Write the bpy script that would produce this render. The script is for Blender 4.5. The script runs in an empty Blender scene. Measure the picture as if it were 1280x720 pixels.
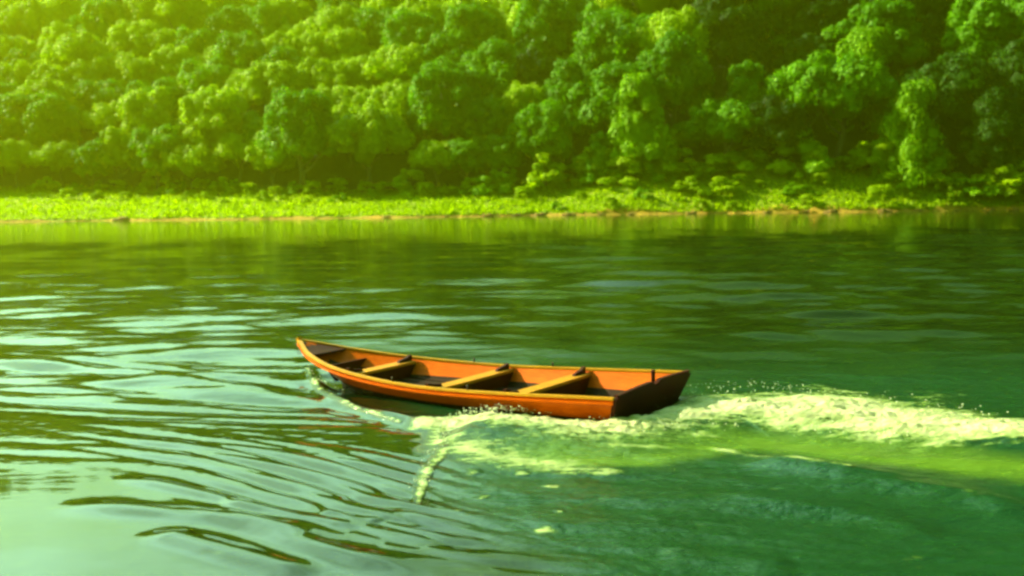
import bpy, bmesh, math, random
import numpy as np
from mathutils import Vector, Matrix

rad = math.radians
sc = bpy.context.scene
COL = sc.collection
random.seed(7)
RNG = np.random.default_rng(7)

# ------------------------------------------------------------------ camera numbers
CAM_H, FPX, HOR, ROLL = 2.4, 1300.0, 250.0, rad(.7)
PITCH = math.atan((360 - HOR) / FPX)
CP, SP = math.cos(PITCH), math.sin(PITCH)


def at(px, py, z=0.0):
    """photo pixel -> point on the level z (only used to measure where things lie on the water)"""
    u, v = px - 640, 360 - py
    c, s = math.cos(ROLL), math.sin(ROLL)
    a, b = u * c + v * s, -u * s + v * c
    d = (a, FPX * CP + b * SP, -FPX * SP + b * CP)
    t = (z - CAM_H) / d[2]
    return (d[0] * t, d[1] * t)


def pix(x, y, z):
    z = z - CAM_H
    zc = y * CP - z * SP
    u, v = x / zc * FPX, (y * SP + z * CP) / zc * FPX
    return 640 + u * math.cos(ROLL) - v * math.sin(ROLL), 360 - (u * math.sin(ROLL) + v * math.cos(ROLL))


# ------------------------------------------------------------------ helpers
def tag(o, label=None, cat=None, group=None, kind=None):
    if label: o['label'] = label
    if cat: o['category'] = cat
    if group: o['group'] = group
    if kind: o['kind'] = kind
    return o


def link(name, me, parent=None, mats=()):
    for m in mats:
        me.materials.append(m)
    o = bpy.data.objects.new(name, me)
    COL.objects.link(o)
    o.parent = parent
    return o


def empty(name, loc, rz=0.0):
    o = bpy.data.objects.new(name, None)
    COL.objects.link(o)
    o.location = loc
    o.rotation_euler = (0, 0, rz)
    o.empty_display_size = .3
    return o


def mesh_np(name, V, F, smooth=False, mat_idx=None):
    """F: (n,k) array of equal sided faces"""
    me = bpy.data.meshes.new(name)
    V = np.asarray(V, np.float32)
    F = np.asarray(F, np.int32)
    n, k = F.shape
    me.vertices.add(len(V)); me.vertices.foreach_set('co', V.ravel())
    me.loops.add(n * k); me.loops.foreach_set('vertex_index', F.ravel())
    me.polygons.add(n)
    me.polygons.foreach_set('loop_start', np.arange(0, n * k, k, dtype=np.int32))
    if smooth:
        me.polygons.foreach_set('use_smooth', np.ones(n, bool))
    if mat_idx is not None:
        me.polygons.foreach_set('material_index', np.asarray(mat_idx, np.int32))
    me.update(calc_edges=True)
    me.validate()
    return me


def bm_mesh(name, bm, smooth=False):
    me = bpy.data.meshes.new(name)
    bmesh.ops.recalc_face_normals(bm, faces=bm.faces)
    bm.to_mesh(me)
    bm.free()
    if smooth:
        for p in me.polygons:
            p.use_smooth = True
    return me


def sstep(a, b, x):
    t = np.clip((x - a) / (b - a), 0, 1)
    return t * t * (3 - 2 * t)


# value noise -------------------------------------------------------
_perm = RNG.random((256, 256)).astype(np.float32)


def vnoise(x, y):
    xi, yi = np.floor(x).astype(int), np.floor(y).astype(int)
    fx, fy = x - xi, y - yi
    fx, fy = fx * fx * (3 - 2 * fx), fy * fy * (3 - 2 * fy)
    a = _perm[xi & 255, yi & 255]; b = _perm[(xi + 1) & 255, yi & 255]
    c = _perm[xi & 255, (yi + 1) & 255]; d = _perm[(xi + 1) & 255, (yi + 1) & 255]
    return (a * (1 - fx) + b * fx) * (1 - fy) + (c * (1 - fx) + d * fx) * fy


def fbm(x, y, o=4):
    s = 0; a = .5
    for i in range(o):
        s = s + a * (vnoise(x + 17 * i, y - 31 * i) - .5) * 2
        x, y, a = x * 2.03, y * 2.03, a * .5
    return s


# ------------------------------------------------------------------ materials
def new_mat(name):
    m = bpy.data.materials.new(name)
    m.use_nodes = True
    nt = m.node_tree
    return m, nt, nt.nodes['Principled BSDF'], nt.nodes.new, nt.links.new


def noise(nt, scale, detail=4, coord=None, rough=.55, out='Fac'):
    n = nt.nodes.new('ShaderNodeTexNoise')
    n.inputs['Scale'].default_value = scale
    n.inputs['Detail'].default_value = detail
    n.inputs['Roughness'].default_value = rough
    if coord is not None:
        nt.links.new(coord, n.inputs['Vector'])
    return n.outputs[out]


def ramp(nt, fac, stops):
    r = nt.nodes.new('ShaderNodeValToRGB')
    el = r.color_ramp.elements
    while len(el) < len(stops):
        el.new(.5)
    for e, (p, c) in zip(el, stops):
        e.position = p
        e.color = (*c, 1) if len(c) == 3 else c
    nt.links.new(fac, r.inputs[0])
    return r.outputs[0]


def mixc(nt, fac, a, b, mode='MIX'):
    m = nt.nodes.new('ShaderNodeMix'); m.data_type = 'RGBA'; m.blend_type = mode
    for s, v in ((0, fac), (6, a), (7, b)):
        if hasattr(v, 'links'):
            nt.links.new(v, m.inputs[s])
        else:
            m.inputs[s].default_value = v if s == 0 else (*v, 1)
    return m.outputs[2]


def math_n(nt, op, a, b=None, c=None, clamp=False):
    m = nt.nodes.new('ShaderNodeMath'); m.operation = op; m.use_clamp = clamp
    for i, v in enumerate((a, b, c)):
        if v is None: continue
        if hasattr(v, 'links'): nt.links.new(v, m.inputs[i])
        else: m.inputs[i].default_value = v
    return m.outputs[0]


def scaled(nt, vec, sx, sy, sz, rz=0):
    m = nt.nodes.new('ShaderNodeMapping')
    m.inputs['Scale'].default_value = (sx, sy, sz)
    m.inputs['Rotation'].default_value = (0, 0, rz)
    nt.links.new(vec, m.inputs['Vector'])
    return m.outputs[0]


def bump(nt, bsdf, h, strength, dist):
    b = nt.nodes.new('ShaderNodeBump')
    b.inputs['Strength'].default_value = strength
    b.inputs['Distance'].default_value = dist
    nt.links.new(h, b.inputs['Height'])
    nt.links.new(b.outputs[0], bsdf.inputs['Normal'])


def leaf_mat(name, c1, c2, trans=.34):
    m, nt, b, N, L = new_mat(name)
    oi = N('ShaderNodeObjectInfo'); tc = N('ShaderNodeTexCoord'); geo = N('ShaderNodeNewGeometry')
    f = noise(nt, .9, 4, tc.outputs['Object'])
    f2 = math_n(nt, 'MULTIPLY_ADD', oi.outputs['Random'], .5, f)
    f3 = math_n(nt, 'MULTIPLY_ADD', geo.outputs['Random Per Island'], .35, f2)
    c = ramp(nt, math_n(nt, 'MULTIPLY', f3, .72), [(.28, c1), (.78, c2)])
    L(c, b.inputs['Base Color'])
    b.inputs['Roughness'].default_value = .55
    b.inputs['Specular IOR Level'].default_value = .10
    tr = N('ShaderNodeBsdfTranslucent')
    tcx = mixc(nt, 1.0, c, (1.5, 1.6, .4), 'MULTIPLY')
    L(tcx, tr.inputs['Color'])
    mx = N('ShaderNodeMixShader'); mx.inputs[0].default_value = trans
    L(b.outputs[0], mx.inputs[1]); L(tr.outputs[0], mx.inputs[2])
    L(mx.outputs[0], nt.nodes['Material Output'].inputs['Surface'])
    return m


M_LEAF = [
    leaf_mat('leaf_deep', (.008, .036, .001), (.022, .078, .002)),
    leaf_mat('leaf_mid', (.046, .160, .001), (.100, .270, .002)),
    leaf_mat('leaf_yellow', (.160, .290, .001), (.280, .430, .002)),
    leaf_mat('leaf_bright', (.085, .220, .001), (.170, .350, .002)),
]
M_LIME = leaf_mat('leaf_lime', (.17, .29, .001), (.28, .42, .002), .45)
M_GRASS = leaf_mat('grass_blade', (.15, .27, .001), (.26, .38, .002), .4)


def bark_mat():
    m, nt, b, N, L = new_mat('bark')
    tc = N('ShaderNodeTexCoord')
    f = noise(nt, 3, 6, scaled(nt, tc.outputs['Object'], 2, 2, .4))
    L(ramp(nt, f, [(.3, (.05, .05, .02)), (.7, (.17, .17, .08))]), b.inputs['Base Color'])
    b.inputs['Roughness'].default_value = .9
    bump(nt, b, f, .6, .05)
    return m


M_BARK = bark_mat()


def wood_mat(name, c1, c2, c3, rough=.45, coord_scale=(1.2, 9, 9), grain=14):
    m, nt, b, N, L = new_mat(name)
    tc = N('ShaderNodeTexCoord')
    v = scaled(nt, tc.outputs['Object'], *coord_scale)
    g = noise(nt, grain * .3, 8, v, .65)
    big = noise(nt, 1.7, 4, tc.outputs['Object'])
    col = ramp(nt, g, [(.32, c1), (.68, c2)])
    dirt = ramp(nt, big, [(.42, (0, 0, 0)), (.74, (1, 1, 1))])
    L(mixc(nt, math_n(nt, 'MULTIPLY', dirt, .45), col, c3), b.inputs['Base Color'])
    L(math_n(nt, 'MULTIPLY_ADD', g, .3, rough - .15), b.inputs['Roughness'])
    bump(nt, b, g, .25, .01)
    return m


M_HULL = wood_mat('orange_hull_paint', (.54, .080, .0003), (.66, .112, .0005), (.26, .024, .0003), .4)
M_INNER = wood_mat('orange_inner_paint', (.52, .088, .0004), (.64, .125, .0006), (.34, .04, .0003), .45)
M_RAIL = wood_mat('pale_varnished_rail', (.44, .20, .015), (.56, .28, .025), (.28, .11, .01), .35)
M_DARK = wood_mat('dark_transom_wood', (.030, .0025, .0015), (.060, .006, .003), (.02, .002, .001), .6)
M_BOTTOM = wood_mat('dark_bottom_tar', (.018, .010, .008), (.040, .018, .012), (.02, .015, .01), .5)
M_FLOOR_SHADE = wood_mat('worn_shaded_floor_wood', (.014, .006, .004), (.035, .015, .008), (.012, .006, .004), .75)  # worn wood, with the shade inside the boat put into its colour
M_THWART = wood_mat('thwart_wood', (.38, .155, .012), (.50, .23, .02), (.22, .08, .008), .45, (9, 1.2, 9))


def iron():
    m, nt, b, N, L = new_mat('dark_iron')
    tc = N('ShaderNodeTexCoord')
    L(ramp(nt, noise(nt, 20, 4, tc.outputs['Object']), [(.3, (.02, .018, .016)), (.7, (.07, .04, .03))]), b.inputs['Base Color'])
    b.inputs['Metallic'].default_value = .6
    b.inputs['Roughness'].default_value = .6
    return m


M_IRON = iron()
for m_ in (M_HULL, M_INNER, M_RAIL, M_THWART):
    m_.node_tree.nodes['Principled BSDF'].inputs['Specular IOR Level'].default_value = .08
for m_ in (M_DARK, M_BOTTOM, M_FLOOR_SHADE):
    m_.node_tree.nodes['Principled BSDF'].inputs['Specular IOR Level'].default_value = .12


def rock_mat():
    m, nt, b, N, L = new_mat('bank_rock')
    tc = N('ShaderNodeTexCoord')
    f = noise(nt, 2.5, 6, tc.outputs['Object'])
    L(ramp(nt, f, [(.3, (.14, .07, .02)), (.55, (.30, .17, .05)), (.75, (.42, .30, .10))]), b.inputs['Base Color'])
    b.inputs['Roughness'].default_value = .85
    bump(nt, b, f, .8, .1)
    return m


M_ROCK = rock_mat()


def land_mat():
    m, nt, b, N, L = new_mat('bank_and_hill_soil')
    geo = N('ShaderNodeNewGeometry')
    at_ = N('ShaderNodeAttribute'); at_.attribute_name = 'zones'
    sep = N('ShaderNodeSeparateColor'); L(at_.outputs['Color'], sep.inputs[0])
    big = noise(nt, .22, 5, geo.outputs['Position'])
    fine = noise(nt, 2.2, 5, geo.outputs['Position'])
    grass = ramp(nt, fine, [(.3, (.12, .22, .002)), (.7, (.26, .33, .004))])
    grass = mixc(nt, ramp(nt, big, [(.4, (0, 0, 0)), (.7, (.7, .7, .7))]), grass, (.30, .33, .004))
    soil = ramp(nt, fine, [(.3, (.26, .12, .01)), (.7, (.50, .34, .03))])
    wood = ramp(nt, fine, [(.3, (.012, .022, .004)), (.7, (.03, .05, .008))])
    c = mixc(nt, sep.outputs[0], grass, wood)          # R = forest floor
    sf = math_n(nt, 'SUBTRACT', math_n(nt, 'MULTIPLY', sep.outputs[1], 1.7), math_n(nt, 'MULTIPLY', fine, .9), clamp=True)
    c = mixc(nt, sf, c, soil)                          # G = bare earth by the water
    L(c, b.inputs['Base Color'])
    b.inputs['Roughness'].default_value = .95
    bump(nt, b, fine, .7, .3)
    return m


def water_mat():
    m, nt, b, N, L = new_mat('river_water')
    geo = N('ShaderNodeNewGeometry')
    at_ = N('ShaderNodeAttribute'); at_.attribute_name = 'churn'
    sep = N('ShaderNodeSeparateColor'); L(at_.outputs['Color'], sep.inputs[0])
    foam_m, churn_m, aer_m = sep.outputs[0], sep.outputs[1], sep.outputs[2]
    pos = geo.outputs['Position']
    # lacy foam: streaks along the wake plus fine cells
    n1 = noise(nt, 3.0, 8, scaled(nt, pos, .50, 1.7, 1, rad(-6)), .72)
    n2 = noise(nt, 11, 5, scaled(nt, pos, .7, 1.3, 1), .7)
    nn = ramp(nt, math_n(nt, 'ADD', math_n(nt, 'MULTIPLY', n1, .60), math_n(nt, 'MULTIPLY', n2, .40)), [(.36, (0, 0, 0)), (.64, (1, 1, 1))])
    ff = math_n(nt, 'SUBTRACT', math_n(nt, 'MULTIPLY', foam_m, 1.15), nn)
    foam = N('ShaderNodeMapRange'); foam.interpolation_type = 'SMOOTHSTEP'
    L(ff, foam.inputs[0]); foam.inputs[1].default_value = -.22; foam.inputs[2].default_value = .72
    foam = foam.outputs[0]
    deep = (.003, .011, .002)
    body = mixc(nt, churn_m, deep, (.003, .036, .011))
    body = mixc(nt, math_n(nt, 'MULTIPLY', aer_m, .72), body, (.15, .28, .008))
    froth = ramp(nt, n2, [(.36, (.30, .38, .15)), (.58, (.58, .55, .42))])
    thin = mixc(nt, math_n(nt, 'MULTIPLY', foam, 2.2, clamp=True), body, (.13, .23, .03))
    col = mixc(nt, math_n(nt, 'MULTIPLY_ADD', foam, 1.25, -.25, clamp=True), thin, froth)
    L(col, b.inputs['Base Color'])
    b.inputs['IOR'].default_value = 1.5
    L(math_n(nt, 'ADD', math_n(nt, 'MULTIPLY_ADD', foam, .55, .035), math_n(nt, 'ADD', math_n(nt, 'MULTIPLY', aer_m, .2), math_n(nt, 'MULTIPLY', churn_m, .12))), b.inputs['Roughness'])
    # fine wavelets, drawn out along the crests
    w1 = noise(nt, 2.2, 3, scaled(nt, pos, .30, 1.0, 1, rad(4)), .5)
    w2 = noise(nt, 7.0, 3, scaled(nt, pos, .45, 1.0, 1, rad(-12)), .55)
    h = math_n(nt, 'ADD', math_n(nt, 'MULTIPLY', w1, .030), math_n(nt, 'MULTIPLY', w2, .006))
    h = math_n(nt, 'MULTIPLY', h, at_.outputs['Alpha'])
    h = math_n(nt, 'ADD', h, math_n(nt, 'MULTIPLY', math_n(nt, 'MULTIPLY', n2, foam_m), .05))
    w3 = noise(nt, 4.2, 5, scaled(nt, pos, .6, 1.25, 1, rad(8)), .62)
    h = math_n(nt, 'ADD', h, math_n(nt, 'MULTIPLY', math_n(nt, 'MULTIPLY', w3, churn_m), .045))
    bump(nt, b, h, 1.0, 1.0)
    return m


# ------------------------------------------------------------------ land
def y_bank(x):
    return 156 + 1.3 * np.sin(x / 13.0) + .8 * np.sin(x / 5.3 + 1) + .4 * np.sin(x / 2.1)


def grass_w(x):
    return np.interp(x, [-160, -75, -30, 0, 25, 55, 78], [38, 34, 24, 19, 16, 13, 4])


def land_z(x, y):
    x = np.asarray(x, float); y = np.asarray(y, float)
    s = y - y_bank(x)
    gw = grass_w(x)
    k = np.interp(x, [-140, -60, 0, 50, 110], [.47, .49, .56, .66, .78])
    ridge = np.interp(x, [-140, 0, 110], [128, 118, 118])
    face = .42 + .75 * sstep(-5, 25, x) * np.clip(.5 + 1.4 * fbm(x / 6, x * 0 + 3, 3), 0, 1)
    z = np.where(s < 0, np.maximum(s * .45, -2.2), face * sstep(0, 1.3, s) + .03 * s)
    z = z + np.clip(s - 1.5, 0, None).clip(0, gw) * np.interp(x, [-20, 8, 30, 70], [.11, .19, .40, .42])
    up = np.clip(s - gw, 0, ridge)
    z = z + k * up * sstep(-8, 14, up) + 9.0 * fbm(x / 52, y / 52, 3) * sstep(4, 45, up)
    z = z + .16 * fbm(x / 3.1, y / 3.1, 3) * sstep(.3, 4, s)
    return z


def build_land():
    xs = np.concatenate([np.linspace(-420, -150, 40), np.linspace(-148, 148, 520), np.linspace(150, 420, 40)])
    ys = np.concatenate([np.linspace(140, 153, 10), np.linspace(153.3, 164, 46), np.linspace(164.7, 215, 70), np.linspace(217, 330, 60), np.linspace(336, 620, 30)])
    X, Y = np.meshgrid(xs, ys)
    Z = land_z(X, Y)
    V = np.stack([X, Y, Z], -1).reshape(-1, 3)
    ny, nx = X.shape
    i = np.arange((ny - 1) * (nx - 1)); r, c = i // (nx - 1), i % (nx - 1)
    F = np.stack([r * nx + c, r * nx + c + 1, (r + 1) * nx + c + 1, (r + 1) * nx + c], -1)
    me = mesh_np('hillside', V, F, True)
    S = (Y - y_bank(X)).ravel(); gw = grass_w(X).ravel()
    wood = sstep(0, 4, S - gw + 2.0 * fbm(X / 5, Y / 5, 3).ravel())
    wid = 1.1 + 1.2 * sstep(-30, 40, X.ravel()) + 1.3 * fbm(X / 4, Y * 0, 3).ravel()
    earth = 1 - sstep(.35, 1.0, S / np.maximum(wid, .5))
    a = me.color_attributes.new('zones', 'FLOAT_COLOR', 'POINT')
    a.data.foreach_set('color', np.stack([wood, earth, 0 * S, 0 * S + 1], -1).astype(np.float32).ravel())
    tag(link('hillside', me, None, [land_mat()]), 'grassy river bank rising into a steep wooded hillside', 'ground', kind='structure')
    # river bed under the water
    bm = bmesh.new()
    q = [bm.verts.new(p) for p in ((-430, -70, -2.3), (430, -70, -2.3), (430, 145, -2.3), (-430, 145, -2.3))]
    bm.faces.new(q)
    m, nt, b, N, L = new_mat('river_mud')
    b.inputs['Base Color'].default_value = (.05, .06, .02, 1)
    tag(link('river_bed', bm_mesh('river_bed', bm), None, [m]), 'muddy bed under the river', 'ground', kind='structure')


build_land()

# ------------------------------------------------------------------ boat plan (also used by the water)
TH, BL = rad(33.0), 5.29
STERN = Vector((1.49, 11.46, 0))
HEAD = np.array([-math.cos(TH), math.sin(TH)])
SIDE = np.array([math.sin(TH), math.cos(TH)])      # towards the far side
TK = [0, .2, .4, .6, .8, .92, 1.0]
BEAM = [.96, .97, .94, .835, .60, .33, .03]
SHEER_T, SHEER = [0, .25, .5, .75, .9, 1.0], [.325, .255, .215, .265, .365, .485]


def cr(t, xs, ys):
    """smooth interpolation"""
    n = len(xs)
    for i in range(n - 1):
        if t <= xs[i + 1] or i == n - 2:
            break
    h = xs[i + 1] - xs[i]; u = (t - xs[i]) / h
    m0 = (ys[i + 1] - ys[i - 1]) / (xs[i + 1] - xs[i - 1]) if i > 0 else (ys[1] - ys[0]) / h
    m1 = (ys[i + 2] - ys[i]) / (xs[i + 2] - xs[i]) if i < n - 2 else (ys[-1] - ys[-2]) / h
    return ((2 * u**3 - 3 * u**2 + 1) * ys[i] + (u**3 - 2 * u**2 + u) * h * m0 + (-2 * u**3 + 3 * u**2) * ys[i + 1] + (u**3 - u**2) * h * m1)


def boat_xy(lx, ly):
    return (STERN.x + HEAD[0] * lx + SIDE[0] * ly, STERN.y + HEAD[1] * lx + SIDE[1] * ly)


# ------------------------------------------------------------------ water
def pl_dist(X, Y, pts, R=3.0):
    """distance to a polyline, signed side, running parameter 0..1"""
    pts = np.array(pts, float)
    seg = np.hypot(*np.diff(pts, axis=0).T); cum = np.concatenate([[0], np.cumsum(seg)])
    best = np.full(X.shape, 1e9); sg = np.zeros(X.shape); par = np.zeros(X.shape)
    for i in range(len(seg)):
        a, b = pts[i], pts[i + 1]; d = (b - a) / seg[i]
        t = np.clip((X - a[0]) * d[0] + (Y - a[1]) * d[1], 0, seg[i])
        dx, dy = X - a[0] - d[0] * t, Y - a[1] - d[1] * t
        dd = np.hypot(dx, dy); m = dd < best
        best = np.where(m, dd, best)
        sg = np.where(m, np.sign(d[0] * dy - d[1] * dx), sg)
        par = np.where(m, (cum[i] + t) / cum[-1], par)
    return best, sg, par


def smooth_line(px, n=6):
    w = np.array([at(*p) for p in px])
    t = np.arange(len(w)); tt = np.linspace(0, len(w) - 1, (len(w) - 1) * n + 1)
    return np.stack([[cr(q, list(t), list(w[:, k])) for q in tt] for k in (0, 1)], -1)


def build_water():
    ncol, nrow = 820, 1000
    u = np.linspace(-1, 1, ncol)
    py = np.linspace(760, 266.5, nrow)                 # row spacing that follows the distance
    ys = np.array([3120.0 / (p - 250) for p in py])    # 6.1 m .. 189 m
    ys = ys[ys < 162]
    ys = np.concatenate([[-70, -40, -20, -10, -5, -1, 1, 2.5, 3.5, 4.2, 4.8, 5.3, 5.7], ys])
    W = np.maximum(np.abs(ys) * .56, 3) + .5
    X = u[None, :] * W[:, None]
    Y = np.repeat(ys[:, None], ncol, 1)
    ex = np.array([1.15, 1.4, 1.8, 2.6])
    XL = np.concatenate([-W[:, None] * ex[::-1][None], X, W[:, None] * ex[None]], 1)
    XL = np.concatenate([np.full((len(ys), 1), -430.), XL, np.full((len(ys), 1), 430.)], 1)
    Y = np.repeat(ys[:, None], XL.shape[1], 1); X = XL
    dist = np.hypot(X, Y)
    # --- wind sea, long crests across the view
    H = np.zeros(X.shape)
    rng = np.random.default_rng(11)
    row = np.maximum(Y * Y / 3120 * .6, .02)           # local row spacing
    calm = sstep(9.5, 17, Y) * .85 + .15
    lft = sstep(1.5, -2.5, X) * sstep(10.5, 8.5, Y)    # the oily calm patch near left
    calm = calm * (1 - .55 * lft)
    patch = .65 + .9 * np.clip(fbm(X / 9, Y / 6, 3) + .35, 0, 1)
    for i in range(46):
        lam = 10 ** rng.uniform(math.log10(.7), math.log10(5.2))
        th = rng.normal(0, .30) + .10
        kx, ky = math.sin(th) * 2 * math.pi / lam, math.cos(th) * 2 * math.pi / lam
        slope = .0165 * (lam / 1.8) ** .10
        amp = slope * lam / (2 * math.pi)
        damp = sstep(2.2, 6.0, lam / row)
        ph = rng.uniform(0, 6.28)
        H += amp * damp * np.sin(kx * X + ky * Y + ph + .8 * fbm(X / 7 + i, Y / 7, 2))
    H *= calm * patch * (1 - (.22 + .26 * sstep(4, -4, X)) * sstep(14, 30, Y)) * (1 + 1.0 * sstep(-3, 5, X) * sstep(13.5, 18, Y))
    cx, cy = X, Y

    def train(px, py_, ang, lam, slope, la, lc, ph=0., bend=0.):
        """a wave packet: crests run at ANG from the x axis; LA half length along, LC across"""
        nonlocal H
        x0, y0 = at(px, py_)
        e, f = math.cos(ang), math.sin(ang)
        a = (X - x0) * e + (Y - y0) * f
        c = -(X - x0) * f + (Y - y0) * e
        c = c + bend * a * a + .10 * lam * fbm(X / (lam * 3.5), Y / (lam * 3.5), 2) * 2.4
        w = np.exp(-(a / la) ** 2 - (c / lc) ** 2)
        s = np.sin(2 * math.pi * c / lam + ph)
        H += slope * lam / (2 * math.pi) * w * (s + .28 * np.sin(4 * math.pi * c / lam + 2 * ph + 1.2))

    train(190, 468, rad(-22), .95, .16, 5.0, 1.5)
    train(90, 500, rad(-16), .55, .10, 2.6, 1.0, 1)
    train(300, 520, rad(-14), .42, .07, 2.0, .7, 2)
    train(410, 605, rad(-44), .30, .36, 1.0, .75, 0, .05)
    train(500, 590, rad(-42), .25, .30, .8, .45, 1.3, .05)
    train(330, 575, rad(-36), .34, .22, 1.2, .6, 2.3, .04)
    train(555, 655, rad(-40), .22, .24, .5, .4, .6)
    train(240, 560, rad(-28), .40, .14, 1.4, .6, .6)
    train(330, 640, rad(-40), .34, .22, .8, .4, 1, .05)
    train(480, 640, rad(-30), .32, .22, .7, .35, 2)
    train(60, 560, rad(-12), .5, .06, 1.5, .5, 2)
    train(980, 640, rad(-14), .75, .11, 3.2, 1.1, 0)
    train(760, 680, rad(-10), .42, .09, 1.6, .55, 1)
    train(1180, 600, rad(-24), .8, .16, 2.6, .7, 2)
    train(650, 700, rad(-20), .28, .09, .8, .25, 1)

    def ridge(px, a, w, taper=.18, skew=1.0):
        nonlocal H
        L = smooth_line(px)
        m = 4 * w
        r0, r1 = np.searchsorted(ys, [L[:, 1].min() - m, L[:, 1].max() + m])
        if r1 <= r0: return
        Xs, Ys = X[r0:r1], Y[r0:r1]
        cm = ((Xs > L[:, 0].min() - m) & (Xs < L[:, 0].max() + m)).any(0)
        c0, c1 = np.argmax(cm), len(cm) - np.argmax(cm[::-1])
        Xs, Ys = Xs[:, c0:c1], Ys[:, c0:c1]
        d, s, t = pl_dist(Xs, Ys, L)
        d = d + .12 * w * fbm(Xs * 3, Ys * 3, 2)
        ww = w * np.where(s > 0, 1.0, skew)
        H[r0:r1, c0:c1] += a * np.exp(-(d / ww) ** 2) * sstep(0, taper, t) * sstep(1, 1 - taper, t)

    ridge([(70, 628), (130, 634), (230, 643), (320, 655), (385, 680), (450, 698), (560, 712)], .040, .15)
    ridge([(185, 662), (240, 678), (320, 700), (400, 722)], .040, .15)
    ridge([(140, 596), (200, 606), (260, 622), (330, 650), (420, 676)], .026, .10)
    ridge([(270, 628), (340, 640), (410, 652), (450, 662)], .024, .09)
    ridge([(400, 638), (440, 644), (480, 652)], .018, .07)
    ridge([(0, 452), (120, 462), (240, 480), (380, 497)], .045, .34)
    ridge([(-40, 478), (60, 486), (160, 500)], .03, .25)
    ridge([(930, 575), (1010, 590), (1100, 606), (1200, 622), (1320, 650)], .085, .26)
    ridge([(880, 622), (990, 634), (1100, 652), (1180, 676)], .04, .18)
    ridge([(820, 690), (900, 700), (1000, 706)], .035, .15)
    # bow wave lip curling round the stem and along the near side
    ridge([(386, 464), (398, 484), (425, 502), (470, 516), (520, 528), (560, 538)], .055, .10, .10)
    ridge([(392, 484), (430, 512), (480, 528), (530, 545)], -.02, .16, .2)
    # wake hump behind and beside the boat
    hump = smooth_line([(545, 545), (640, 548), (760, 548), (880, 530), (1010, 528), (1150, 545), (1330, 562)])
    d, s, t = pl_dist(X, Y, hump)
    hw = np.where(s > 0, .95, .55)
    H += (.085 + .05 * np.exp(-((t - .10) / .10) ** 2)) * np.exp(-(d / hw) ** 2) * sstep(0, .06, t)
    # --- foam, churned and aerated water
    def band(px, wn, wf):
        line = smooth_line(px)
        d, s, t = pl_dist(X, Y, line)
        n = np.linspace(0, 1, len(wn))
        w = np.where(s > 0, np.interp(t, n, wf), np.interp(t, n, wn))
        w = w * (1 + .55 * fbm(X * 1.3, Y * 1.3, 3))
        return np.clip(1 - d / np.maximum(w, .02), 0, 1), s, t

    # far(+)/near(-) side for a line that runs left to right: s>0 is the far side
    f1, _, t1 = band([(548, 530), (600, 530), (680, 533), (760, 537), (830, 528), (900, 516), (1010, 520), (1150, 538), (1330, 556)],
                     [.35, 1.1, 1.05, 1.0, 1.35, 1.45, 1.3, 1.0, .95], [.35, .50, .32, .25, 1.0, 2.2, 2.2, 1.7, 1.5])
    foam = np.clip(f1 * 1.25, 0, 1) * .97
    lumps = foam.copy()
    f2, _, t2 = band([(575, 522), (546, 543), (556, 566), (538, 584), (528, 606), (523, 628)], [.22, .16, .13, .11, .08, .04], [.14, .10, .07, .06, .05, .03])
    foam = np.maximum(foam, np.sqrt(f2) * .66)
    f3, _, t3 = band([(560, 560), (640, 575), (720, 585), (760, 590)], [.35, .5, .4, .2], [.5, .5, .4, .2])
    foam = np.maximum(foam, np.sqrt(f3) * .60)
    f4, _, _ = band([(900, 560), (960, 575), (1010, 588), (1060, 596)], [.12, .14, .12, .05], [.12, .14, .12, .05])
    foam = np.maximum(foam, np.sqrt(f4) * .62)
    for px_, py_, r in ((688, 608, .09), (602, 622, .07), (680, 663, .10), (650, 590, .10), (590, 590, .08), (575, 640, .05), (700, 640, .04)):
        x0, y0 = at(px_, py_)
        foam = np.maximum(foam, .62 * np.clip(1.15 - (np.hypot((X - x0) * .8, Y - y0) + .5 * r * fbm(X * 9, Y * 9, 3)) / r, 0, 1))
    f5, _, _ = band([(384, 462), (398, 486), (440, 508), (500, 528)], [.07, .08, .06, .03], [.05, .05, .04, .03])
    foam = np.maximum(foam, f5 ** .5 * .55)
    # churned: everything right of the ragged foam edge
    edge = smooth_line([(470, 500), (530, 545), (526, 620), (600, 700), (700, 790)])
    d, s, t = pl_dist(X, Y, edge)
    sd = np.where(s > 0, d, -d)
    churn = sstep(-.05, .8, sd + .25 * fbm(X * .9, Y * .9, 3)) * sstep(19, 12.5, Y + 2.0 * fbm(X / 3, Y / 3, 2))
    g1, s, t = band([(600, 560), (700, 574), (800, 572), (930, 556), (1050, 566), (1180, 580), (1330, 594)], [.25, .50, .45, .40, .50, .60, .6], [.8, .8, .8, 1.0, 1.0, 1.0, .9])
    aer = sstep(0, .9, g1) * sstep(0, .15, t) * (.62 + .5 * fbm(X * .8, Y * 3.0, 3))
    # foam lumps
    lump = np.clip(lumps, 0, 1) ** 1.5
    near = sstep(40, 16, Y)
    H += near * lump * (.085 * fbm(X * 2.3, Y * 3.2, 4) + .042 * np.abs(fbm(X * 8, Y * 10, 3)) + .02)
    H += near * churn * (.016 * fbm(X * 1.4, Y * 2.6, 4) + .010 * fbm(X * 3.7 + 5, Y * 5.5, 3))
    # water level eases up to the hull; keep it out of the boat
    lx = (X - STERN.x) * HEAD[0] + (Y - STERN.y) * HEAD[1]
    ly = (X - STERN.x) * SIDE[0] + (Y - STERN.y) * SIDE[1]
    tt = np.clip(lx / BL, 0, 1)
    bb = np.interp(tt, TK, BEAM) * .82
    inside = sstep(.10, -.12, np.abs(ly) - bb) * sstep(-.25, .1, lx) * sstep(BL * .98, BL * .90, lx)
    H = H * (1 - inside) - .055 * inside
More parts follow.
